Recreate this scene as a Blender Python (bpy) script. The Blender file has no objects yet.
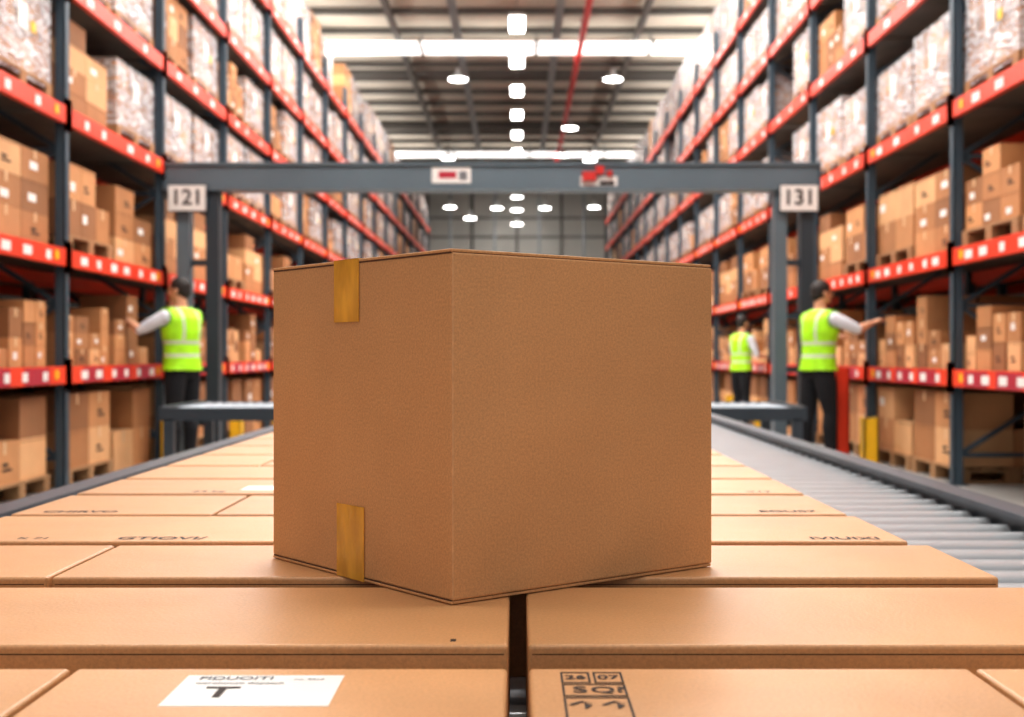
import bpy, bmesh, math, random
from mathutils import Vector, Matrix
random.seed(7)
scene = bpy.context.scene
try:
    scene.view_settings.view_transform = 'Standard'
    scene.view_settings.exposure = 0.17
    scene.view_settings.gamma = 0.90
except Exception: pass
CAMZ = 1.08
F = 1271.0

# ------------------------------------------------------------------ materials
def s2l(c):
    return tuple(((v/255.0)/12.92 if v/255.0 <= 0.04045 else ((v/255.0+0.055)/1.055)**2.4) for v in c)
def mat(name, rgb, rough=0.6, metal=0.0, nscale=0, namp=0.15, bump=0.0, bscale=None, emit=0.0, stretch=None, rnd=0.0):
    m = bpy.data.materials.new(name); m.use_nodes = True
    nt = m.node_tree; b = nt.nodes['Principled BSDF']
    col = s2l(rgb)
    b.inputs['Base Color'].default_value = (*col, 1)
    b.inputs['Roughness'].default_value = rough
    b.inputs['Metallic'].default_value = metal
    if nscale or bump:
        tc = nt.nodes.new('ShaderNodeTexCoord')
        mp = nt.nodes.new('ShaderNodeMapping')
        nt.links.new(tc.outputs['Object'], mp.inputs['Vector'])
        if stretch: mp.inputs['Scale'].default_value = stretch
    if nscale:
        n = nt.nodes.new('ShaderNodeTexNoise'); n.inputs['Scale'].default_value = nscale
        n.inputs['Detail'].default_value = 5
        nt.links.new(mp.outputs[0], n.inputs['Vector'])
        r = nt.nodes.new('ShaderNodeValToRGB')
        r.color_ramp.elements[0].position = 0.3; r.color_ramp.elements[1].position = 0.7
        r.color_ramp.elements[0].color = (*[v*(1-namp) for v in col], 1)
        r.color_ramp.elements[1].color = (*[min(1, v*(1+namp)) for v in col], 1)
        nt.links.new(n.outputs['Fac'], r.inputs[0])
        out = r.outputs[0]
        if rnd:
            oi = nt.nodes.new('ShaderNodeObjectInfo')
            hs = nt.nodes.new('ShaderNodeHueSaturation')
            mr = nt.nodes.new('ShaderNodeMapRange')
            mr.inputs['To Min'].default_value = 1-rnd; mr.inputs['To Max'].default_value = 1+rnd
            nt.links.new(oi.outputs['Random'], mr.inputs['Value'])
            nt.links.new(mr.outputs[0], hs.inputs['Value'])
            nt.links.new(out, hs.inputs['Color']); out = hs.outputs[0]
        nt.links.new(out, b.inputs['Base Color'])
    if bump:
        n2 = nt.nodes.new('ShaderNodeTexNoise'); n2.inputs['Scale'].default_value = bscale or 50
        n2.inputs['Detail'].default_value = 4
        nt.links.new(mp.outputs[0], n2.inputs['Vector'])
        bp = nt.nodes.new('ShaderNodeBump'); bp.inputs['Strength'].default_value = bump
        bp.inputs['Distance'].default_value = 0.01
        nt.links.new(n2.outputs['Fac'], bp.inputs['Height'])
        nt.links.new(bp.outputs[0], b.inputs['Normal'])
    if emit:
        b.inputs['Emission Color'].default_value = (1, 0.98, 0.95, 1)
        b.inputs['Emission Strength'].default_value = emit
    return m

def kraft(name, rgb, speck=0.10, rnd=0.0, rough=.72, drift=.07, bump=.07, sc=300, dents=0.0):
    """kraft board: broad tonal drift + fine fibre speckle + faint bump, optional shallow dents"""
    m = mat(name, rgb, rough, 0, 3.5, drift, bump, 240, rnd=rnd)
    nt = m.node_tree; b = nt.nodes['Principled BSDF']
    src = b.inputs['Base Color'].links[0].from_socket
    tc = nt.nodes.new('ShaderNodeTexCoord')
    n = nt.nodes.new('ShaderNodeTexNoise'); n.inputs['Scale'].default_value = sc; n.inputs['Detail'].default_value = 4
    n.inputs['Roughness'].default_value = .7
    nt.links.new(tc.outputs['Object'], n.inputs['Vector'])
    r = nt.nodes.new('ShaderNodeValToRGB')
    r.color_ramp.elements[0].position = 0.32; r.color_ramp.elements[1].position = 0.62
    lo = 1-speck*1.8
    r.color_ramp.elements[0].color = (lo, lo, lo, 1); r.color_ramp.elements[1].color = (1, 1, 1, 1)
    mx = nt.nodes.new('ShaderNodeMix'); mx.data_type = 'RGBA'; mx.blend_type = 'MULTIPLY'
    mx.inputs['Factor'].default_value = 1.0
    nt.links.new(n.outputs['Fac'], r.inputs[0])
    nt.links.new(src, mx.inputs[6]); nt.links.new(r.outputs[0], mx.inputs[7])
    nt.links.new(mx.outputs[2], b.inputs['Base Color'])
    if dents:
        old = b.inputs['Normal'].links[0].from_socket
        d = nt.nodes.new('ShaderNodeTexNoise'); d.inputs['Scale'].default_value = 7; d.inputs['Detail'].default_value = 2
        nt.links.new(tc.outputs['Object'], d.inputs['Vector'])
        bp = nt.nodes.new('ShaderNodeBump'); bp.inputs['Strength'].default_value = dents; bp.inputs['Distance'].default_value = 0.02
        nt.links.new(d.outputs['Fac'], bp.inputs['Height']); nt.links.new(old, bp.inputs['Normal'])
        nt.links.new(bp.outputs[0], b.inputs['Normal'])
    return m

M = {}
M['hero'] = kraft('kraft_board_hero', (212, 160, 110), 0.13, drift=.08, bump=.10, sc=360, dents=.28, rough=.60)
M['heroedge'] = mat('kraft_fold_wear', (206, 160, 116), 0.8, 0, 60, 0.2)
M['belt1'] = kraft('kraft_board_light', (208, 156, 106), 0.10, rnd=0.06, rough=.44, drift=.12, dents=.15)
M['edge'] = mat('kraft_cut_edge', (84, 54, 34), 0.8, 0, 90, 0.2)
M['c1'] = mat('carton_a', (190, 137, 90), 0.75, 0, 3, 0.1, rnd=0.15)
M['c2'] = mat('carton_b', (172, 120, 76), 0.75, 0, 3, 0.1, rnd=0.15)
M['c3'] = mat('carton_c', (212, 165, 118), 0.75, 0, 3, 0.1, rnd=0.12)
M['c4'] = mat('carton_d', (146, 100, 63), 0.75, 0, 3, 0.1, rnd=0.15)
M['tape'] = mat('packing_tape', (240, 174, 66), 0.12, 0, 38, 0.25, 0.35, 45, stretch=(1, 1, .35))
tb = M['tape'].node_tree.nodes['Principled BSDF']; tb.inputs['Alpha'].default_value = .86
tb.inputs['Coat Weight'].default_value = .6; tb.inputs['Coat Roughness'].default_value = .08
M['tapel'] = mat('carton_tape', (214, 180, 140), 0.4)
M['label'] = mat('paper_label', (232, 230, 226), 0.6, 0, 20, 0.03)
M['ink'] = mat('printing_ink', (46, 34, 28), 0.7)
M['greyink'] = mat('grey_ink', (120, 120, 124), 0.7)
M['wood'] = mat('pallet_wood', (160, 122, 84), 0.8, 0, 8, 0.25, stretch=(1, 8, 8))
M['orange'] = mat('rack_beam_orange', (232, 64, 32), 0.42, 0, 2, 0.06)
M['rblue'] = mat('rack_upright_steel', (72, 88, 100), 0.5, 0.3, 3, 0.08)
M['deck'] = mat('rack_deck', (110, 100, 92), 0.7, 0, 4, 0.15)
M['gantry'] = mat('gantry_paint', (98, 113, 122), 0.45, 0.1, 2, 0.06)
M['gantryd'] = mat('gantry_paint_dark', (54, 64, 72), 0.5, 0.2, 2, 0.06)
M['rail'] = mat('conveyor_rail', (66, 76, 85), 0.4, 0.3, 5, 0.1)
M['roller'] = mat('roller_steel', (244, 248, 252), 0.18, 0.25, 6, 0.03)
M['trol'] = mat('transfer_roller', (132, 142, 150), 0.4, 0.3, 6, 0.06)
M['gapshade'] = mat('roller_gap_shade', (30, 36, 42), 0.8)  # near-black colour standing in for shade between the rollers
M['black'] = mat('black_rubber', (22, 22, 24), 0.7)
M['yellow'] = mat('safety_yellow', (240, 190, 30), 0.5)
M['red'] = mat('red_paint', (196, 40, 34), 0.5)
M['labelred'] = mat('red_label', (176, 34, 58), 0.5)
M['steel'] = mat('galvanised', (150, 154, 156), 0.45, 0.6)
M['lamp'] = mat('led_diffuser', (255, 255, 255), 0.5, emit=14)
M['sky'] = mat('rooflight_panel', (255, 255, 255), 0.5, emit=1.6)
M['lamphouse'] = mat('lamp_housing', (200, 200, 200), 0.5)
M['ceil'] = mat('ceiling_deck', (194, 184, 170), 0.8, 0, 0.7, 0.12)
M['purlin'] = mat('purlin_paint', (104, 101, 97), 0.7)
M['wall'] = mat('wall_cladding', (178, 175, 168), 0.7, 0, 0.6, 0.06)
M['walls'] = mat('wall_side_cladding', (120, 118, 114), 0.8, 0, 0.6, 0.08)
M['floor'] = mat('polished_concrete', (150, 148, 144), 0.32, 0, 0.9, 0.12, 0.03, 6)
def film():
    m = bpy.data.materials.new('stretch_film'); m.use_nodes = True
    nt = m.node_tree; b = nt.nodes['Principled BSDF']
    b.inputs['Base Color'].default_value = (0.84, 0.87, 0.92, 1)
    b.inputs['Roughness'].default_value = 0.16
    tc = nt.nodes.new('ShaderNodeTexCoord'); mp = nt.nodes.new('ShaderNodeMapping')
    mp.inputs['Scale'].default_value = (4, 4, 10); mp.inputs['Rotation'].default_value = (0.25, 0.2, 0)
    n = nt.nodes.new('ShaderNodeTexNoise'); n.inputs['Scale'].default_value = 1.6; n.inputs['Detail'].default_value = 6
    n.inputs['Distortion'].default_value = 1.2
    nt.links.new(tc.outputs['Object'], mp.inputs[0]); nt.links.new(mp.outputs[0], n.inputs['Vector'])
    mr = nt.nodes.new('ShaderNodeMapRange')
    mr.inputs['From Min'].default_value = 0.40; mr.inputs['From Max'].default_value = 0.64
    mr.inputs['To Min'].default_value = 0.22; mr.inputs['To Max'].default_value = 0.84
    nt.links.new(n.outputs['Fac'], mr.inputs['Value']); nt.links.new(mr.outputs[0], b.inputs['Alpha'])
    bp = nt.nodes.new('ShaderNodeBump'); bp.inputs['Strength'].default_value = 0.8; bp.inputs['Distance'].default_value = 0.04
    nt.links.new(n.outputs['Fac'], bp.inputs['Height']); nt.links.new(bp.outputs[0], b.inputs['Normal'])
    return m
M['film'] = film()

# ------------------------------------------------------------------ mesh builder
class MB:
    def __init__(s): s.v = []; s.f = []; s.m = []; s.mats = []
    def mi(s, k):
        if k not in s.mats: s.mats.append(k)
        return s.mats.index(k)
    def box(s, x0, x1, y0, y1, z0, z1, k, T=None):
        i = len(s.v)
        P = [(x0,y0,z0),(x1,y0,z0),(x1,y1,z0),(x0,y1,z0),(x0,y0,z1),(x1,y0,z1),(x1,y1,z1),(x0,y1,z1)]
        if T: P = [tuple(T @ Vector(p)) for p in P]
        s.v += P; q = s.mi(k)
        for f in [(0,3,2,1),(4,5,6,7),(0,1,5,4),(1,2,6,5),(2,3,7,6),(3,0,4,7)]:
            s.f.append(tuple(a+i for a in f)); s.m.append(q)
    def quad(s, P, k):
        i = len(s.v); s.v += [tuple(p) for p in P]; s.f.append(tuple(range(i, i+len(P)))); s.m.append(s.mi(k))
    def bar(s, a, b, w, h, k):
        a = Vector(a); b = Vector(b); d = b-a; L = d.length; d.normalize()
        up = Vector((0,0,1)) if abs(d.z) < .95 else Vector((0,1,0))
        x = d.cross(up).normalized(); y = x.cross(d)
        T = Matrix((( x.x,d.x,y.x,a.x),(x.y,d.y,y.y,a.y),(x.z,d.z,y.z,a.z),(0,0,0,1)))
        s.box(-w/2, w/2, 0, L, -h/2, h/2, k, T)
    def cyl(s, a, b, r, k, n=14, r2=None):
        a = Vector(a); b = Vector(b); d = (b-a).normalized(); r2 = r if r2 is None else r2
        up = Vector((0,0,1)) if abs(d.z) < .95 else Vector((0,1,0))
        x = d.cross(up).normalized(); y = x.cross(d); i = len(s.v)
        for c, rr in ((a, r), (b, r2)):
            for j in range(n):
                t = 2*math.pi*j/n; s.v.append(tuple(c + x*rr*math.cos(t) + y*rr*math.sin(t)))
        q = s.mi(k)
        for j in range(n):
            s.f.append((i+j, i+(j+1)%n, i+n+(j+1)%n, i+n+j)); s.m.append(q)
        s.f.append(tuple(i+j for j in reversed(range(n)))); s.m.append(q)
        s.f.append(tuple(i+n+j for j in range(n))); s.m.append(q)
    def mesh(s, name, smooth=False):
        me = bpy.data.meshes.new(name); me.from_pydata(s.v, [], s.f)
        for k in s.mats: me.materials.append(M[k])
        me.polygons.foreach_set('material_index', s.m)
        bm = bmesh.new(); bm.from_mesh(me); bmesh.ops.recalc_face_normals(bm, faces=bm.faces); bm.to_mesh(me); bm.free()
        if smooth:
            for p in me.polygons: p.use_smooth = len(p.vertices) == 4
        me.update(); return me
def add(name, me, parent=None, loc=(0,0,0), rot=(0,0,0)):
    o = bpy.data.objects.new(name, me); scene.collection.objects.link(o)
    o.location = loc; o.rotation_euler = rot
    if parent: o.parent = parent
    return o
def empty(name, loc=(0,0,0), rot=(0,0,0)):
    o = add(name, None, None, loc, rot); o.empty_display_size = 0.2; return o
def bevel(o, w, seg=2):
    b = o.modifiers.new('bevel', 'BEVEL'); b.width = w; b.segments = seg; b.limit_method = 'ANGLE'
    return o
def text_mesh(s, size, k, parent, loc, rot=(0,0,0), name='print'):
    cu = bpy.data.curves.new(name, 'FONT'); cu.body = s; cu.size = size
    cu.align_x = 'CENTER'; cu.align_y = 'CENTER'; cu.offset = size*0.018
    t = bpy.data.objects.new(name, cu); scene.collection.objects.link(t)
    dg = bpy.context.evaluated_depsgraph_get()
    me = bpy.data.meshes.new_from_object(t.evaluated_get(dg)); bpy.data.objects.remove(t)
    me.materials.clear(); me.materials.append(M[k])
    return add(name, me, parent, loc, rot)

# ------------------------------------------------------------------ room
Y0, Y1, XW, ZC = -4.0, 60.0, 9.0, 9.6
b = MB(); b.box(-XW, XW, Y0, Y1, -0.2, 0, 'floor'); add('floor', b.mesh('floor'))
b = MB(); b.box(-XW, XW, Y0, Y1, ZC, ZC+.2, 'ceil')
add('ceiling', b.mesh('ceiling'))
b = MB(); b.box(-XW, XW, Y1, Y1+.2, 0, ZC, 'wall')
for i in range(-8, 9):
    b.box(i*1.05-.06, i*1.05+.06, Y1-.06, Y1, 0, ZC, 'steel' if i % 2 else 'purlin')
for z in (2.5, 5.2, 6.6, 7.5): b.box(-XW, XW, Y1-.05, Y1, z, z+.1, 'purlin')
add('wall_back', b.mesh('wall_back'))
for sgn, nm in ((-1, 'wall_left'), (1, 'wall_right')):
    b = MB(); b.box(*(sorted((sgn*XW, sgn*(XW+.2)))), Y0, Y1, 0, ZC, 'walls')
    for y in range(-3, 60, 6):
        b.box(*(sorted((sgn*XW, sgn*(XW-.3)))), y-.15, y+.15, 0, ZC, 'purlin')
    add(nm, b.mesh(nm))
# roof steelwork
ZH = ZC-.01
b = MB()
y = -3.0
while y < Y1:
    b.box(-XW+.01, XW-.01, y-.06, y+.06, ZC-.16, ZH, 'purlin'); y += 1.9
for y in range(-2, 60, 9):
    b.box(-XW+.3, XW-.3, y+3.3-.08, y+3.3+.08, ZC-.32, ZC-.16, 'purlin')
for x in (-6.3, -3.1, 3.1, 6.3): b.box(x-.07, x+.07, Y0+.01, Y1-.1, ZC-.34, ZC-.18, 'purlin')
add('roof_steelwork', b.mesh('roof_steelwork'))
b = MB()
b.cyl((1.62, 22, ZC-.62), (1.62, Y1-.1, ZC-.62), .08, 'red')
for y in range(24, 60, 4):
    b.box(1.60, 1.64, y, y+.04, ZC-.55, ZH, 'steel')
add('sprinkler_pipe', b.mesh('sprinkler_pipe'))
b = MB()
for x in (-1.5, 1.0):
    b.box(x-.10, x+.10, 10, Y1-.1, ZC-.46, ZC-.42, 'steel')
    for y in range(11, 60, 3): b.box(x-.01, x+.01, y, y+.02, ZC-.42, ZH, 'steel')
add('cable_tray', b.mesh('cable_tray'))

# roof light strips: glazed panel + area light just below
def strip(y, w, L, P):
    e = empty('rooflight_strip', (0, y, ZC-.5))
    b = MB(); b.box(-L/2, L/2, -w/2, w/2, 0, .04, 'sky')
    for i in range(int(L/3)+1):
        x = -L/2+i*3.0; b.box(x-.04, x+.04, -w/2-.02, w/2+.02, -.02, .08, 'purlin')
        b.box(x-.02, x+.02, -.02, .02, .08, .485, 'steel')
    add('panel', b.mesh('panel'), e)
    l = bpy.data.lights.new('panel_light', 'AREA'); l.shape = 'RECTANGLE'; l.size = L-.4; l.size_y = w-.2
    l.energy = P; l.color = (1, .98, .95)
    add('panel_light', l, e, (0, 0, -.04))
for y, P in ((2, 380), (8, 760), (14, 1150), (20, 1050), (26, 850)): strip(y, 1.6, 12, P)  # nearer strips out of view, added to light the foreground
strip(33.3, 1.35, 11, 580); strip(51.0, 1.2, 11, 480)
# added fill, hidden above the racks: long upward lights brightening the ceiling
for s in (-1, 1):
    e = empty('unseen_ceiling_fill', (s*5.0, 30, 7.85))
    b = MB(); b.box(-.2, .2, -24, 24, 0, .1, 'lamphouse')
    for y in range(-23, 24, 6): b.box(-.03, .03, y, y+.06, -.85, 0, 'steel')
    add('fill_housing', b.mesh('fill_housing'), e)
    l = bpy.data.lights.new('ceiling_fill_light', 'AREA'); l.shape = 'RECTANGLE'; l.size = .35; l.size_y = 47.5
    l.energy = 580; l.color = (1, .97, .93)
    add('ceiling_fill_light', l, e, (0, 0, .12), (math.pi, 0, 0))

# linear LED high bays along the aisle + pendant lamps
lampb = MB()
lampb.box(-.19, .19, -.72, .72, 0.0, .07, 'lamphouse'); lampb.box(-.17, .17, -.70, .70, -.02, 0.0, 'lamp')
lampb.box(-.01, .01, -.6, -.58, .07, .64, 'steel'); lampb.box(-.01, .01, .58, .6, .07, .64, 'steel')
lm = lampb.mesh('linear_high_bay')
for i in range(-7, 8): add('led_high_bay_lamp', lm, None, (0, 30.2+3.8*i, 8.94))
pb = MB()
pb.cyl((0,0,0), (0,0,.12), .28, 'lamphouse', 20, .12); pb.cyl((0,0,-.03), (0,0,0), .25, 'lamp', 20)
pb.cyl((0,0,.12), (0,0,.3), .06, 'lamphouse', 10)
pbm = pb.mesh('pendant')
def pendant(x, y, z):
    e = empty('pendant_lamp', (x, y, z)); add('shade', pbm, e)
    c = MB(); c.cyl((0,0,.3), (0,0,ZH-z), .012, 'black', 6); add('cord', c.mesh('cord'), e)
for px, py in ((458,79),(613,79),(570,128),(562,155),(590,160),(448,158)):
    h = 7.7; d = F*h/(355-py); pendant((px-517)*d/F, d, CAMZ+h)
for px, py, d in ((450,207,57),(497,208,57.5),(545,208,57),(594,207,57),(517,197,58.5),(517,210,58.2),(517,224,57.9),(470,218,56)):
    pendant((px-517)*d/F, d, CAMZ+(355-py)*d/F)

# ------------------------------------------------------------------ pallet loads
def carton(b, x0, x1, y0, y1, z0, z1, rng, lab=True):
    k = rng.choice(['c1','c1','c2','c3','c4'])
    g = .004
    b.box(x0+g, x1-g, y0+g, y1-g, z0, z1-.002, k)
    w = x1-x0; h = z1-z0; cx = (x0+x1)/2
    if rng.random() < .55:
        b.box(cx-.022, cx+.022, y0+g-.002, y0+.03, z1-h*.3, z1+.0, 'tapel')
        b.box(cx-.022, cx+.022, y0+.03, y1-.01, z1-.002, z1+.0, 'tapel')
    else:
        b.box(x0+.01, x1-.01, y0+g-.002, y0+g+.001, z1-h*.08, z1-h*.06, 'c4')
    if lab and rng.random() < .35:
        lx = x0+w*rng.uniform(.1,.5); lz = z0+h*rng.uniform(.15,.45)
        b.box(lx, lx+w*.28, y0+g-.003, y0+g, lz, lz+h*.25, 'label')
    elif lab and rng.random() < .4:
        lx = x0+w*rng.uniform(.15,.5); lz = z0+h*.3
        b.box(lx, lx+w*.3, y0+g-.003, y0+g, lz, lz+h*.06, 'ink'); b.box(lx, lx+w*.18, y0+g-.003, y0+g, lz+h*.12, lz+h*.2, 'ink')
def pallet(b, W=1.16, D=1.0):
    for i in range(5):
        y = -D/2+i*(D-.1)/4; b.box(-W/2, W/2, y, y+.1, .118, .14, 'wood')
    for x in (-W/2, -.06, W/2-.12):
        for y in (-D/2, -.06, D/2-.12): b.box(x, x+.12, y, y+.12, .02, .10, 'wood')
        b.box(x, x+.12, -D/2, D/2, .10, .118, 'wood'); b.box(x, x+.12, -D/2, D/2, 0, .02, 'wood')
def load(kind, seed):
    rng = random.Random(seed); b = MB(); W = 1.12; D = .96
    if kind == 'big':
        z = 0
        if seed % 3: pallet(b); z = .14
        n = 2; h = .31 if z else .37
        for i in range(n):
            for j in range(2):
                top = 2 if rng.random() < .8 else 1
                for k in range(top):
                    carton(b, -W/2+i*W/n, -W/2+(i+1)*W/n, -D/2+j*D/2, -D/2+(j+1)*D/2, z+k*h, z+(k+1)*h, rng)
    elif kind == 'small':
        x = -W/2
        while x < W/2-.2:
            w = rng.uniform(.2,.36); w = min(w, W/2-x); hh = rng.choice([.14,.17,.22]); n = rng.choice([2,2,3,3,4])
            if n*hh > .7: n = 3
            for j in range(2):
                for k in range(max(1, n-(rng.random() < .3))):
                    dx = rng.uniform(0,.012)
                    carton(b, x+dx, x+w-.01, -D/2+j*D/2, -D/2+(j+1)*D/2-.02, k*hh, (k+1)*hh, rng)
            x += w+rng.uniform(0,.02)
    elif kind == 'mid':
        z = 0
        if seed % 2: pallet(b); z = .14
        n = rng.choice([2,3]); h = rng.choice([.2,.24,.3]); top = int((.8-z)/h)
        for i in range(n):
            t = max(1, top-rng.choice([0,0,0,1,1]))
            for j in range(2):
                for k in range(t):
                    carton(b, -W/2+i*W/n, -W/2+(i+1)*W/n, -D/2+j*D/2, -D/2+(j+1)*D/2, z+k*h, z+(k+1)*h, rng)
    else:
        pallet(b); z = .14; n = rng.choice([3,4]); h = rng.choice([.17,.2,.23]); H = .74 if kind == 'wrap' else .98
        t = int((H)/h)
        for i in range(n):
            for j in range(2):
                for k in range(t):
                    carton(b, -W/2+i*W/n, -W/2+(i+1)*W/n, -D/2+j*D/2, -D/2+(j+1)*D/2, z+k*h, z+(k+1)*h, rng)
        zt = z+t*h
        if seed != 3:      # stretch film skin
            q = .012
            for s_ in range(4):
                c = [(-W/2-q,-D/2-q),(W/2+q,-D/2-q),(W/2+q,D/2+q),(-W/2-q,D/2+q)]
                a = c[s_]; d = c[(s_+1)%4]
                b.quad([(a[0],a[1],.09),(d[0],d[1],.09),(d[0],d[1],zt+.012),(a[0],a[1],zt+.012)], 'film')
            b.quad([(-W/2-q,-D/2-q,zt+.012),(W/2+q,-D/2-q,zt+.012),(W/2+q,D/2+q,zt+.012),(-W/2-q,D/2+q,zt+.012)], 'film')
            b.box(-.1, .08, -D/2-.018, -D/2-.014, z+.3, z+.5, 'label')
            if seed % 2: b.box(.15, .25, -D/2-.018, -D/2-.014, z+.32, z+.4, 'yellow')
    return b.mesh('load_'+kind)
LO = {k: [load(k, s) for s in range(n)] for k, n in (('big',6),('small',8),('mid',8),('wrap',8),('wraptall',6))}

# ------------------------------------------------------------------ racks
XR, RD = 3.61, 1.10
LV = {-1: [.99,1.93,3.07,4.12,5.15,6.25], 1: [.96,1.96,3.18,4.38,5.45,6.50]}
def rack(sgn, ys, x_in, full=True, nm='pallet_rack'):
    e = empty(nm, (0,0,0)); lv = LV[sgn]
    X = lambda t: sgn*(x_in+t)
    def bx(b, t0, t1, y0, y1, z0, z1, k): b.box(*sorted((X(t0), X(t1))), y0, y1, z0, z1, k)
    b = MB(); H = lv[-1]+.5
    for y in ys:
        for t in (0, RD-.08):
            bx(b, t, t+.012, y-.05, y+.05, 0, H, 'rblue'); bx(b, t, t+.08, y-.05, y-.042, 0, H, 'rblue'); bx(b, t, t+.08, y+.042, y+.05, 0, H, 'rblue')
            bx(b, t-.03, t+.11, y-.08, y+.08, 0, .012, 'rblue')
        z = .25
        i = 0
        while z < H-.7:
            a, c = (0.06, RD-.06) if i % 2 == 0 else (RD-.06, .06)
            b.bar((X(a), y, z), (X(c), y, z+.62), .035, .035, 'rblue')
            if i % 2 == 0: b.bar((X(.06), y, z), (X(RD-.06), y, z), .035, .035, 'rblue')
            z += .62; i += 1
    add('uprights', b.mesh('uprights'), e)
    b = MB(); rng = random.Random(sgn+5)
    for a, c in zip(ys[:-1], ys[1:]):
        for li, z in enumerate(lv):
            for t in (-.012, RD-.035):
                bx(b, t, t+.047, a+.05, c-.05, z-.14, z, 'orange')
            if full:
                for q in (a, c):
                    bx(b, -.02, 0.0, q-.056, q+.056, z-.19, z+.06, 'orange')
            bx(b, .03, RD-.03, a+.05, c-.05, z-.03, z-.006, 'deck')
            if full:
                n = 6 if li < 2 else (4 if li == 2 else 3)
                for j in range(n):
                    yy = a+.15+(c-a-.4)*(j+rng.uniform(.1,.4))/n
                    bx(b, -.016, -.012, yy, yy+rng.choice([.10,.16]), z-.11, z-.04, 'label')
                if li == 0:
                    for j in range(3):
                        yy = a+.35+(c-a-.5)*j/3; bx(b, -.0145, -.012, yy, yy+.5, z-.135, z-.01, 'labelred')
                yy = c-.30
                if li < 3: bx(b, -.017, -.012, yy, yy+.07, z-.10, z-.03, 'yellow')
    add('beams', b.mesh('beams'), e)
    return e
ysL = [10.2+2.8*k for k in range(-3, 16)]
ysR = [10.56+2.55*k for k in range(-3, 17)]
rack(-1, ysL, XR); rack(1, ysR, XR)
rack(-1, ysL[:13], XR+RD+.25, False); rack(1, ysR[:14], XR+RD+.25, False)

def stock(sgn, ys, x_in, skip=0.05, seed=1, near=False):
    e = empty('palletized_carton_stock'); rng = random.Random(seed); lv = [0.0]+LV[sgn]
    for bi, (a, c) in enumerate(zip(ys[:-1], ys[1:])):
        for li, z in enumerate(lv):
            for s in (-1, 1):
                if rng.random() < skip: continue
                kind = ['big','small','mid','wrap','wrap','wrap','wraptall'][li]
                if li in (3,4) and rng.random() < .16: kind = 'mid'
                me = rng.choice(LO[kind])
                if near and li == 3 and bi == 2: me = LO['wrap'][(1, 5)[s > 0]]
                if near and li == 3 and bi == 3 and sgn < 0: me = LO['mid'][2] if s < 0 else LO['wrap'][6]
                y = (a+c)/2+s*(c-a-.14)/4
                add('pallet_load', me, e, (sgn*(x_in+.55+rng.uniform(0,.03)), y, z),
                        (0,0,(-math.pi/2 if sgn > 0 else math.pi/2)+rng.uniform(-.012,.012)))
    return e
stock(-1, ysL, XR, .03, 17, True); stock(1, ysR, XR, .03, 29, True)
stock(-1, ysL[:13], XR+RD+.25, .1, 5); stock(1, ysR[:14], XR+RD+.25, .1, 6)

# upright guards
def guard(x, y, h, k):
    b = MB(); b.box(-.07, .07, -.09, -.075, 0, h, k); b.box(-.07, -.055, -.09, .09, 0, h, k); b.box(.055, .07, -.09, .09, 0, h, k)
    b.box(-.1, .1, -.12, .12, 0, .012, k); add('rack_post_guard', b.mesh('guard'), None, (x, y, 0))
guard(-3.49, 12.75, .42, 'yellow'); guard(3.49, 12.6, .46, 'yellow')
for k in (2, 3, 4, 6): guard(-3.49, ysL[3+k], .42, 'yellow'); guard(3.49, ysR[3+k], .42, 'yellow')
guard(3.42, 13.42, .95, 'orange')

# ------------------------------------------------------------------ gantry
GY = 13.1
e = empty('gantry_frame', (0, GY, 0)); b = MB()
zb = CAMZ+(355-178)*GY/F
xl, xr = (166-517)*GY/F, (816-517)*GY/F
b.box(xl, xr, -.12, .12, zb-.13, zb+.13, 'gantry')
b.box(xl, xr, -.15, .15, zb+.11, zb+.14, 'gantry'); b.box(xl, xr, -.15, .15, zb-.14, zb-.11, 'gantry')
b.box(xl-.012, xl, -.16, .16, zb-.16, zb+.16, 'gantryd'); b.box(xr, xr+.012, -.16, .16, zb-.16, zb+.16, 'gantryd')
for x0, x1, w in ((-3.42, -3.12, .13), (2.70, 2.97, .13)):
    for x in (x0, x1):
        b.box(x-w/2, x+w/2, -.09, .09, 0.02, zb-.14, 'gantryd' if x == x1 else 'gantry')
        b.box(x-w/2-.03, x+w/2+.03, -.12, .12, 0, .02, 'gantryd')
    z = .35
    while z < 2.5: b.box(x0, x1, -.03, .03, z, z+.06, 'gantryd'); z += .55
add('frame', b.mesh('frame'), e)
for i, (px, s) in enumerate(((187, '121'), (799, '131'))):
    x = (px-517)*(GY-.16)/F; z = CAMZ+(355-198)*(GY-.16)/F
    b = MB(); b.box(x-.19, x+.19, -.17, -.155, z-.13, z+.13, 'label'); b.box(x-.2, x+.2, -.155, -.12, z-.14, z+.14, 'gantryd')
    add('number_sign_%d' % i, b.mesh('sign'), e)
    text_mesh(s, .22, 'ink', e, (x, -.172, z), (math.pi/2, 0, 0), 'number_%d' % i)
b = MB()
x = (452-517)*GY/F; b.box(x-.2, x+.2, -.128, -.121, zb-.07, zb+.09, 'label'); b.box(x-.13, x+.05, -.131, -.128, zb-.02, zb+.05, 'labelred')
b.box(x+.08, x+.16, -.131, -.128, zb-.04, zb+.05, 'greyink')
x = (597-517)*GY/F
b.box(x-.18, x+.2, -.128, -.121, zb-.10, zb+.0, 'label'); b.box(x-.16, x-.02, -.2, -.12, zb-.05, zb+.04, 'red'); b.box(x-.02, x+.06, -.18, -.12, zb+.02, zb+.10, 'red')
b.box(x+.02, x+.17, -.135, -.121, zb-.09, zb-.05, 'ink')
b.cyl((x+.12, -.15, zb+.0), (x+.12, -.15, zb+.05), .03, 'red')
add('stickers', b.mesh('stickers'), e)

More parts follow.
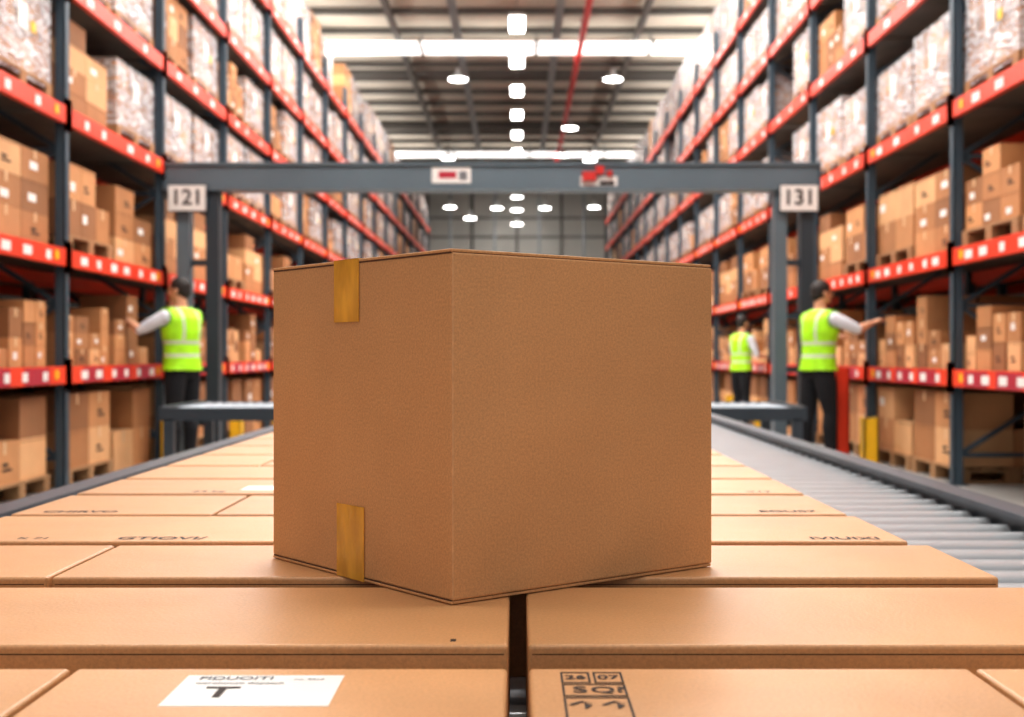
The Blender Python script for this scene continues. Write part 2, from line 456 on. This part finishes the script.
# ------------------------------------------------------------------ conveyors
ZR = CAMZ-.386
e = empty('roller_conveyor'); b = MB()
YE = 8.7
XL_, XR_ = -1.17, 1.13
for x, s in ((XL_, -1), (XR_, 1)):
    b.box(*sorted((x, x+s*.05)), -.2, YE, ZR-.16, ZR+.03, 'rail')
    b.box(*sorted((x-s*.02, x+s*.055)), -.2, YE, ZR+.02, ZR+.032, 'rail')
    b.box(*sorted((x, x+s*.07)), -.2, YE, ZR-.17, ZR-.155, 'rail')
    for y in (0.1, 2.2, 4.3, 6.4, 8.5):
        b.box(x+s*.025-.035, x+s*.025+.035, y-.035, y+.035, 0, ZR-.17, 'rail'); b.box(x+s*.025-.08, x+s*.025+.08, y-.08, y+.08, 0, .012, 'rail')
for y in (0.1, 2.2, 4.3, 6.4, 8.5):
    b.box(XL_, XR_, y-.02, y+.02, .25, .30, 'rail'); b.box(XL_, XR_, y-.02, y+.02, ZR-.15, ZR-.10, 'rail')
b.box(XL_, XR_, -.2, YE, ZR-.10, ZR-.095, 'gapshade')  # dark sheet added below the rollers so their gaps look shaded
add('side_frames', b.mesh('side_frames'), e)
b = MB(); y = -.1
RR = .0235
while y < YE-.03:
    b.cyl((XL_+.01, y, ZR-RR), (XR_-.01, y, ZR-RR), RR, 'roller', 20)
    b.cyl((XL_-.02, y, ZR-RR), (XR_+.02, y, ZR-RR), .007, 'steel', 8); y += .125
add('rollers', b.mesh('rollers', True), e)
e = empty('transfer_conveyor'); b = MB()
xa, xb_ = -2.45, 1.98; ya, yb = 8.80, 10.0
for y0 in (ya, yb-.05):
    b.box(xa, xb_, y0, y0+.05, ZR-.07, ZR+.02, 'rail')
for x in (xa, -1.3, 0, 1.2, xb_-.07):
    for y0 in (ya, yb-.07): b.box(x, x+.07, y0, y0+.06, 0, ZR-.06, 'rail')
    b.box(x, x+.05, ya, yb, .2, .25, 'rail')
b.box(xa, xb_, ya+.01, ya+.04, .2, .25, 'rail')
b.box(xa-.03, xa, ya, yb, ZR-.07, ZR+.03, 'rail'); b.box(xb_, xb_+.03, ya, yb, ZR-.07, ZR+.03, 'rail')
add('side_frames', b.mesh('tside'), e)
b = MB(); x = xa+.05
while x < xb_-.03:
    b.cyl((x, ya+.04, ZR-.01), (x, yb-.04, ZR-.01), .0275, 'trol', 12); x += .08
add('rollers', b.mesh('trollers', True), e)

# ------------------------------------------------------------------ cartons on conveyor
ZT = CAMZ-.266
def conv_box(x0, x1, y0, y1, dz=0):
    cx, cy = (x0+x1)/2, (y0+y1)/2; w, d = (x1-x0)/2, (y1-y0)/2
    e = empty('flat_carton', (cx, cy, ZR)); h = ZT-ZR+dz
    b = MB(); b.box(-w, w, -d, d, 0, h, 'belt1')
    o = add('body', b.mesh('body'), e); bevel(o, .0038, 3)
    b = MB(); b.box(-w+.004, w-.004, -d-.0004, -d+.001, h-.0092, h-.0082, 'edge')   # tuck slot of the lid
    add('tuck_line', b.mesh('tuck_line'), e)
    return e
rows = [
 (.66, 1.080, [-.83,-.376,-.006,.386,.80]),
 (1.166, 1.457, [-.86,-.600,-.006,.64]),
 (1.522, 1.779, [-.86,-.560,.06,.580]),
 (1.817, 2.100, [-.85,-.10,.562]),
 (2.126, 2.410, [-.85,-.508,.02,.555]),
 (2.445, 2.72, [-.85,-.30,.20,.555]),
 (2.75, 3.04, [-.85,-.45,.05,.555]),
 (3.07, 3.38, [-.85,-.62,-.1,.555]),
]
y = 3.41; rng = random.Random(3)
while y < 8.3:
    c = rng.uniform(-.5, -.1); rows.append((y, y+.30, [-.85, c, c+.5, .555])); y += .33
rowobj = {}
for ri, (y0, y1, xs) in enumerate(rows):
    for ci, (a, c) in enumerate(zip(xs[:-1], xs[1:])):
        g = .0065
        rowobj[(ri, ci)] = conv_box(a+g*.4 if abs(a) > .01 else .010, c-g*.4 if abs(c) > .01 else -.008, y0, y1)
def mark(ri, ci, x, y, s, size, k='ink'):
    p = rowobj[(ri, ci)]; text_mesh(s, size, k, p, (x-p.location.x, y-p.location.y, ZT-ZR+.0006))
def patch(ri, ci, x0, x1, y0, y1, k, dz=.0004, name='label'):
    p = rowobj[(ri, ci)]; b = MB(); h = ZT-ZR; b.box(x0-p.location.x, x1-p.location.x, y0-p.location.y, y1-p.location.y, h-.0005, h+dz, k)
    return add(name, b.mesh(name), p)
patch(0, 1, -.272, -.143, .962, 1.054, 'label')
def m0(x, y, s, size, k='ink'):
    p = rowobj[(0,1)]; text_mesh(s, size, k, p, (x-p.location.x, y-p.location.y, ZT-ZR+.0008))
m0(-.230, 1.043, 'FIDUOITI', .015, 'greyink'); m0(-.224, 1.028, 'warehouse dispatch', .009, 'greyink')
m0(-.234, .999, 'T', .045); m0(-.170, 1.040, 'no. 4417', .007, 'greyink')
def frame(ri, ci, x0, x1, y0, y1, t=.0018):
    for q in ((x0,x1,y0,y0+t),(x0,x1,y1-t,y1),(x0,x0+t,y0,y1),(x1-t,x1,y0,y1)): patch(ri, ci, *q, 'ink', .0006, 'print_frame')
frame(0, 2, .036, .060, 1.030, 1.064); frame(0, 2, .063, .087, 1.030, 1.064)
mark(0, 2, .048, 1.047, '26', .018); mark(0, 2, .075, 1.047, '07', .018)
frame(0, 2, .036, .087, .990, 1.026); mark(0, 2, .050, 1.008, 'S', .026); mark(0, 2, .072, 1.008, 'Q?', .024)
frame(0, 2, .036, .087, .900, .986); mark(0, 2, .062, .962, '\u2191\u2191', .030)
mark(3, 0, -.515, 1.842, 'GTIOVI/', .036); mark(3, 0, -.70, 1.842, 'K 71', .024)
mark(3, 1, .475, 1.842, 'IVIUIXI', .034)
mark(4, 0, -.74, 2.155, 'CHIRVO', .034); mark(4, 2, .46, 2.16, 'EGUS7', .034)
mark(5, 0, -.60, 2.475, '24 kg', .03); mark(5, 2, .47, 2.47, 'V17', .03)
patch(5, 0, -.545, -.46, 2.50, 2.58, 'label')
patch(1, 0, -.062, -.057, 1.180, 1.188, 'ink', .0006, 'print_dot')

# ------------------------------------------------------------------ hero carton
ang = math.atan2(.2474, .312)
e = empty('cardboard_box', (-.0683, 1.348, ZT+.0018), (0, 0, ang))
U, V, HH = .400, .4045, .3775
b = MB(); b.box(0, U, 0, V, .003, HH-.004, 'hero')
bevel(add('body', b.mesh('body'), e), .0022, 3)
b = MB()
for z0, z1 in ((HH-.0035, HH), (-.0008, .0025)):
    b.box(-.0008, U-.001, .001, V*.5-.001, z0, z1, 'hero'); b.box(-.0008, U-.001, V*.5+.001, V-.001, z0, z1, 'hero')
bevel(add('flaps', b.mesh('flaps'), e), .001, 2)
b = MB()
b.box(-.0004, U*.95, .003, V-.003, HH-.0048, HH-.0032, 'edge'); b.box(-.0004, U*.95, .003, V-.003, .0022, .0036, 'edge')
add('flap_joint', b.mesh('flap_joint'), e)
b = MB()
b.cyl((.0008, .0008, .006), (.0008, .0008, HH-.006), .0009, 'heroedge', 8)
add('fold_lines', b.mesh('folds'), e)
tv = V*.535; tw = .0285
b = MB()
b.box(-.0016, -.0009, tv-tw, tv+tw, HH-.074, HH+.0006, 'tape'); b.box(-.0016, U, tv-tw, tv+tw, HH, HH+.0008, 'tape')
b.box(U-.0002, U+.0008, tv-tw, tv+tw, HH-.07, HH+.0006, 'tape')
tv -= .009; tw = .031
b.box(-.0016, -.0009, tv-tw, tv+tw, -.001, .086, 'tape'); b.box(-.0016, U, tv-tw, tv+tw, -.0012, -.0006, 'tape')
add('tape', b.mesh('tape'), e)

# ------------------------------------------------------------------ people
M['skin'] = mat('skin', (214, 160, 128), 0.55, 0, 30, 0.04)
M['hair'] = mat('dark_hair', (34, 26, 22), 0.6, 0, 80, 0.3)
M['shirt'] = mat('light_shirt', (220, 226, 234), 0.8, 0, 12, 0.06)
M['trouser'] = mat('dark_trousers', (20, 21, 26), 0.9, 0, 12, 0.15)
M['shoe'] = mat('work_boot', (24, 20, 18), 0.6)
M['eye'] = mat('eye_dark', (30, 24, 20), 0.3)
M['lip'] = mat('lips', (176, 104, 92), 0.5)
def vestmat():
    m = mat('hi_vis_vest', (168, 236, 24), 0.6, 0, 14, 0.12)
    nt = m.node_tree; bs = nt.nodes['Principled BSDF']
    src = bs.inputs['Base Color'].links[0].from_socket
    tc = nt.nodes.new('ShaderNodeTexCoord'); sx = nt.nodes.new('ShaderNodeSeparateXYZ')
    nt.links.new(tc.outputs['Object'], sx.inputs[0])
    def band(sock, c, w, absx=False):
        s = sock
        if absx:
            a = nt.nodes.new('ShaderNodeMath'); a.operation = 'ABSOLUTE'; nt.links.new(s, a.inputs[0]); s = a.outputs[0]
        n = nt.nodes.new('ShaderNodeMath'); n.operation = 'COMPARE'; n.inputs[1].default_value = c; n.inputs[2].default_value = w
        nt.links.new(s, n.inputs[0]); return n.outputs[0]
    def mx(a, c):
        n = nt.nodes.new('ShaderNodeMath'); n.operation = 'MAXIMUM'; nt.links.new(a, n.inputs[0]); nt.links.new(c, n.inputs[1]); return n.outputs[0]
    up = nt.nodes.new('ShaderNodeMath'); up.operation = 'GREATER_THAN'; up.inputs[1].default_value = 1.18; nt.links.new(sx.outputs[2], up.inputs[0])
    v = nt.nodes.new('ShaderNodeMath'); v.operation = 'MULTIPLY'
    nt.links.new(band(sx.outputs[0], .10, .013, True), v.inputs[0]); nt.links.new(up.outputs[0], v.inputs[1])
    fac = mx(mx(band(sx.outputs[2], 1.04, .016), band(sx.outputs[2], 1.16, .016)), v.outputs[0])
    mm = nt.nodes.new('ShaderNodeMix'); mm.data_type = 'RGBA'; nt.links.new(fac, mm.inputs['Factor'])
    nt.links.new(src, mm.inputs[6]); mm.inputs[7].default_value = (.56, .62, .50, 1)
    nt.links.new(mm.outputs[2], bs.inputs['Base Color'])
    return m
M['vest'] = vestmat()

def loft(b, pts, k='skin', n=18, ref=(1,0,0)):
    ref = Vector(ref); P = [Vector(p[0]) for p in pts]; base = len(b.v); q = b.mi(k)
    for i, p in enumerate(pts):
        d = (P[min(i+1, len(P)-1)]-P[max(i-1, 0)]).normalized()
        a = (ref-d*ref.dot(d)).normalized(); c = d.cross(a)
        for j in range(n):
            t = 2*math.pi*j/n; b.v.append(tuple(P[i]+a*p[1]*math.cos(t)+c*p[2]*math.sin(t)))
    for i in range(len(P)-1):
        for j in range(n):
            b.f.append((base+i*n+j, base+i*n+(j+1)%n, base+(i+1)*n+(j+1)%n, base+(i+1)*n+j)); b.m.append(q)
    b.f.append(tuple(base+j for j in reversed(range(n)))); b.m.append(q)
    b.f.append(tuple(base+(len(P)-1)*n+j for j in range(n))); b.m.append(q)
def ell(b, c, rx, ry, rz, k='skin'):
    pts = []
    for i in range(9):
        t = -math.pi/2+math.pi*(i+.15)/8.3
        pts.append(((c[0], c[1], c[2]+rz*math.sin(t)), rx*math.cos(t)+.0005, ry*math.cos(t)+.0005))
    loft(b, pts, k)
def remesh(b, vox, smooth, name):
    me = b.mesh(name); o = add('tmp', me)
    r = o.modifiers.new('r', 'REMESH'); r.mode = 'VOXEL'; r.voxel_size = vox
    s = o.modifiers.new('s', 'SMOOTH'); s.iterations = smooth; s.factor = .5
    dg = bpy.context.evaluated_depsgraph_get()
    out = bpy.data.meshes.new_from_object(o.evaluated_get(dg)); bpy.data.objects.remove(o)
    out.materials.clear()
    for p in out.polygons: p.use_smooth = True
    return out
def hand(b, w, D, N, S, curl=.35):
    """w wrist, D finger direction, N palm side, S thumb side"""
    w, D, N, S = Vector(w), Vector(D).normalized(), Vector(N).normalized(), Vector(S).normalized()
    loft(b, [(w-D*.03, .026, .020), (w+D*.01, .029, .018), (w+D*.05, .040, .016), (w+D*.088, .041, .013), (w+D*.098, .036, .010)], 'skin', 16, S)
    for off, L in ((.030, .070), (.010, .080), (-.010, .074), (-.030, .058)):
        p = w+D*.085+S*off; d = D.copy(); pts = [(p-D*.02, .0095, .0095), (p, .0095, .009)]
        for s_, f in enumerate((.45, .32, .23)):
            d = (d*math.cos(curl)+N*math.sin(curl)).normalized() if s_ or curl > .3 else d
            p = p+d*L*f; pts.append((p, .0088-.0008*s_, .0082-.0008*s_))
        loft(b, pts, 'skin', 10, S)
    p = w+D*.025+S*.025; d1 = (D*.6+S*.75+N*.3).normalized(); d2 = (D*.9+S*.35+N*.4).normalized()
    loft(b, [(p-d1*.015, .013, .013), (p+d1*.035, .012, .011), (p+d1*.035+d2*.03, .0105, .0095), (p+d1*.035+d2*.055, .008, .0075)], 'skin', 10, N)
def worker(loc, rotz, H, arms, head_turn=0, lean=0.0, hair='hair', stride=.0, wide=1.0):
    sc = H/1.76
    e = empty('warehouse_worker', loc, (0, 0, rotz)); e.scale = (sc*wide, sc*wide, sc)
    b = MB()
    ly = lambda z: lean*max(0, z-.9)
    loft(b, [((0,0,.82), .13, .10), ((0,0,.90), .168, .118), ((0,ly(1.0),1.0), .158, .11), ((0,ly(1.12),1.12), .150, .105),
             ((0,ly(1.26),1.26), .175, .120), ((0,ly(1.37),1.37), .185, .112), ((0,ly(1.43),1.43), .150, .085),
             ((0,ly(1.47),1.47), .085, .066), ((0,ly(1.50),1.50), .055, .058), ((0,ly(1.58),1.60), .050, .054)], 'skin', 24)
    for s in (-1, 1):
        fy = s*stride
        loft(b, [((s*.085,0,.90), .090, .105), ((s*.095,fy*.2,.78), .092, .100), ((s*.10,fy*.5,.62), .078, .085), ((s*.102,fy*.75+.015,.50), .064, .068),
                 ((s*.104,fy*.9-.01,.36), .064, .070), ((s*.106,fy,.20), .054, .058), ((s*.108,fy,.07), .052, .056)], 'skin', 18)
        loft(b, [((s*.110,fy-.075,.045), .030, .030), ((s*.112,fy-.03,.055), .043, .052), ((s*.115,fy+.05,.048), .046, .046), ((s*.120,fy+.13,.035), .048, .034), ((s*.122,fy+.175,.028), .034, .024)], 'skin', 14)
    for s, (el, wr) in arms.items():
        sh = Vector((s*.200, ly(1.40), 1.395)); el = Vector(el); wr = Vector(wr)
        loft(b, [((s*.13, ly(1.4), 1.40), .055, .055), (sh, .066, .062), (sh.lerp(el,.35), .062, .060), (sh.lerp(el,.8), .054, .052), (sh.lerp(el,1.0), .046, .044),
                 (el.lerp(wr,.3), .043, .040), (el.lerp(wr,.75), .032, .028), (wr, .028, .023)], 'skin', 16, (0,0,1))
    me = remesh(b, .0125, 5, 'body')
    for k in ('shirt', 'trouser', 'shoe', 'skin'): me.materials.append(M[k])
    for p in me.polygons:
        c = p.center; k = 0
        if c.z < .10: k = 2
        elif c.z < .97 and abs(c.x) < .23 and c.y < .22: k = 1
        elif c.z > 1.485 and abs(c.x) < .08 and c.y < ly(1.5)+.1: k = 3
        for s, (el, wr) in arms.items():
            el, wr = Vector(el), Vector(wr)
            ax = (wr-el); t = (c-el).dot(ax)/ax.length_squared
            if t > .0 and (c-el-ax*min(1.1, t)).length < .09: k = 3
        p.material_index = k
    add('body', me, e)
    bm = bmesh.new(); bm.from_mesh(me)
    for co, no in (((.185,0,0),(1,0,0)), ((-.185,0,0),(-1,0,0)), ((0,0,.90),(0,0,-1)), ((0,0,1.470),(0,0,1)), ((0,ly(1.3)+.135,0),(0,1,0)), ((0,-.16,0),(0,-1,0))):
        bmesh.ops.bisect_plane(bm, geom=bm.verts[:]+bm.edges[:]+bm.faces[:], plane_co=co, plane_no=no, clear_outer=True)
    bm.normal_update()
    for v in bm.verts: v.co += v.normal*.020+Vector((v.co.x*.06, v.co.y*.1, 0))
    vm = bpy.data.meshes.new('vest'); bm.to_mesh(vm); bm.free(); vm.materials.clear(); vm.materials.append(M['vest'])
    for p in vm.polygons: p.material_index = 0; p.use_smooth = True
    vo = add('vest', vm, e); so = vo.modifiers.new('s', 'SOLIDIFY'); so.thickness = .008
    hy = ly(1.6)+.015
    he = add('head', None, e, (0, hy, 1.645), (0, 0, head_turn)); he.empty_display_size = .1
    b = MB(); ell(b, (0, -.005, .02), .075, .092, .095); ell(b, (0, .022, -.045), .056, .066, .068); ell(b, (0, .07, -.088), .022, .02, .018)
    loft(b, [((0,.086,.018), .008, .008), ((0,.100,-.005), .010, .010), ((0,.110,-.024), .015, .012), ((0,.094,-.034), .014, .008)], 'skin', 10)
    ell(b, (0, .080, .030), .045, .012, .009)
    for s in (-1, 1): ell(b, (s*.076, -.004, -.008), .009, .018, .030)
    hm = remesh(b, .006, 3, 'face'); hm.materials.append(M['skin']); add('face', hm, he)
    b = MB()
    for s in (-1, 1): ell(b, (s*.028, .083, .008), .011, .007, .006, 'eye'); ell(b, (s*.028, .088, .026), .017, .005, .004, hair)
    ell(b, (0, .088, -.056), .022, .007, .006, 'lip')
    add('features', b.mesh('features', True), he)
    b = MB(); ell(b, (0, -.012, .028), .083, .098, .100, hair); ell(b, (0, -.055, -.02), .066, .052, .062, hair)
    hm = remesh(b, .007, 2, 'hair')
    bm = bmesh.new(); bm.from_mesh(hm)
    bmesh.ops.bisect_plane(bm, geom=bm.verts[:]+bm.edges[:]+bm.faces[:], plane_co=(0,.055,.04), plane_no=(0,1,-.75), clear_outer=True)
    bm.to_mesh(hm); bm.free(); hm.materials.append(M[hair])
    for p in hm.polygons: p.use_smooth = True
    add('hair', hm, he)
    for s, (el, wr) in arms.items():
        b = MB(); el, wr = Vector(el), Vector(wr); D = (wr-el).normalized()
        N = Vector((0,0,-1)) if abs(D.z) < .8 else Vector((-s,0,0))
        N = (N-D*N.dot(D)).normalized(); S = D.cross(N)
        if S.dot(Vector((-s,0,0))) < 0 and abs(D.z) < .8: S = -S
        if abs(D.z) >= .8: S = Vector((0,1,0)); S = (S-D*S.dot(D)).normalized()
        hand(b, wr, D, N, S); hm = remesh(b, .0042, 2, 'hand'); hm.materials.append(M['skin'])
        add('hand_'+('right' if s > 0 else 'left'), hm, e)
    return e
worker((-3.20, 12.15, 0), math.radians(62), 1.82, {-1: ((-.30,.22,1.27), (-.28,.42,1.38)), 1: ((.25,.22,1.24), (.20,.38,1.34))}, .3, .03, wide=1.03)
worker((2.96, 12.5, 0), math.radians(-64), 1.81, {1: ((.30,.22,1.29), (.27,.42,1.36)), -1: ((-.27,.18,1.16), (-.22,.38,1.22))}, -.2, .04, stride=.06, wide=1.03)
worker((3.28, 18.6, 0), math.radians(-60), 1.66, {1: ((.25,.10,1.14), (.22,.32,1.12)), -1: ((-.27,.06,1.14), (-.22,.30,1.16))}, 0, .03)

# ------------------------------------------------------------------ world, camera
w = bpy.data.worlds.new('World'); scene.world = w; w.use_nodes = True
bg = w.node_tree.nodes['Background']; bg.inputs[0].default_value = (1.0, .985, .965, 1); bg.inputs[1].default_value = .78
cam = bpy.data.cameras.new('camera'); co = add('camera', cam, None, (0,0,CAMZ), (math.pi/2,0,0))
cam.sensor_width = 36; cam.lens = 36*F/1024
cam.shift_x = -5/1024; cam.shift_y = -3.5/1024
cam.dof.use_dof = True; cam.dof.focus_distance = 1.45; cam.dof.aperture_fstop = 6.6
cam.clip_start = .05; cam.clip_end = 200
scene.camera = co
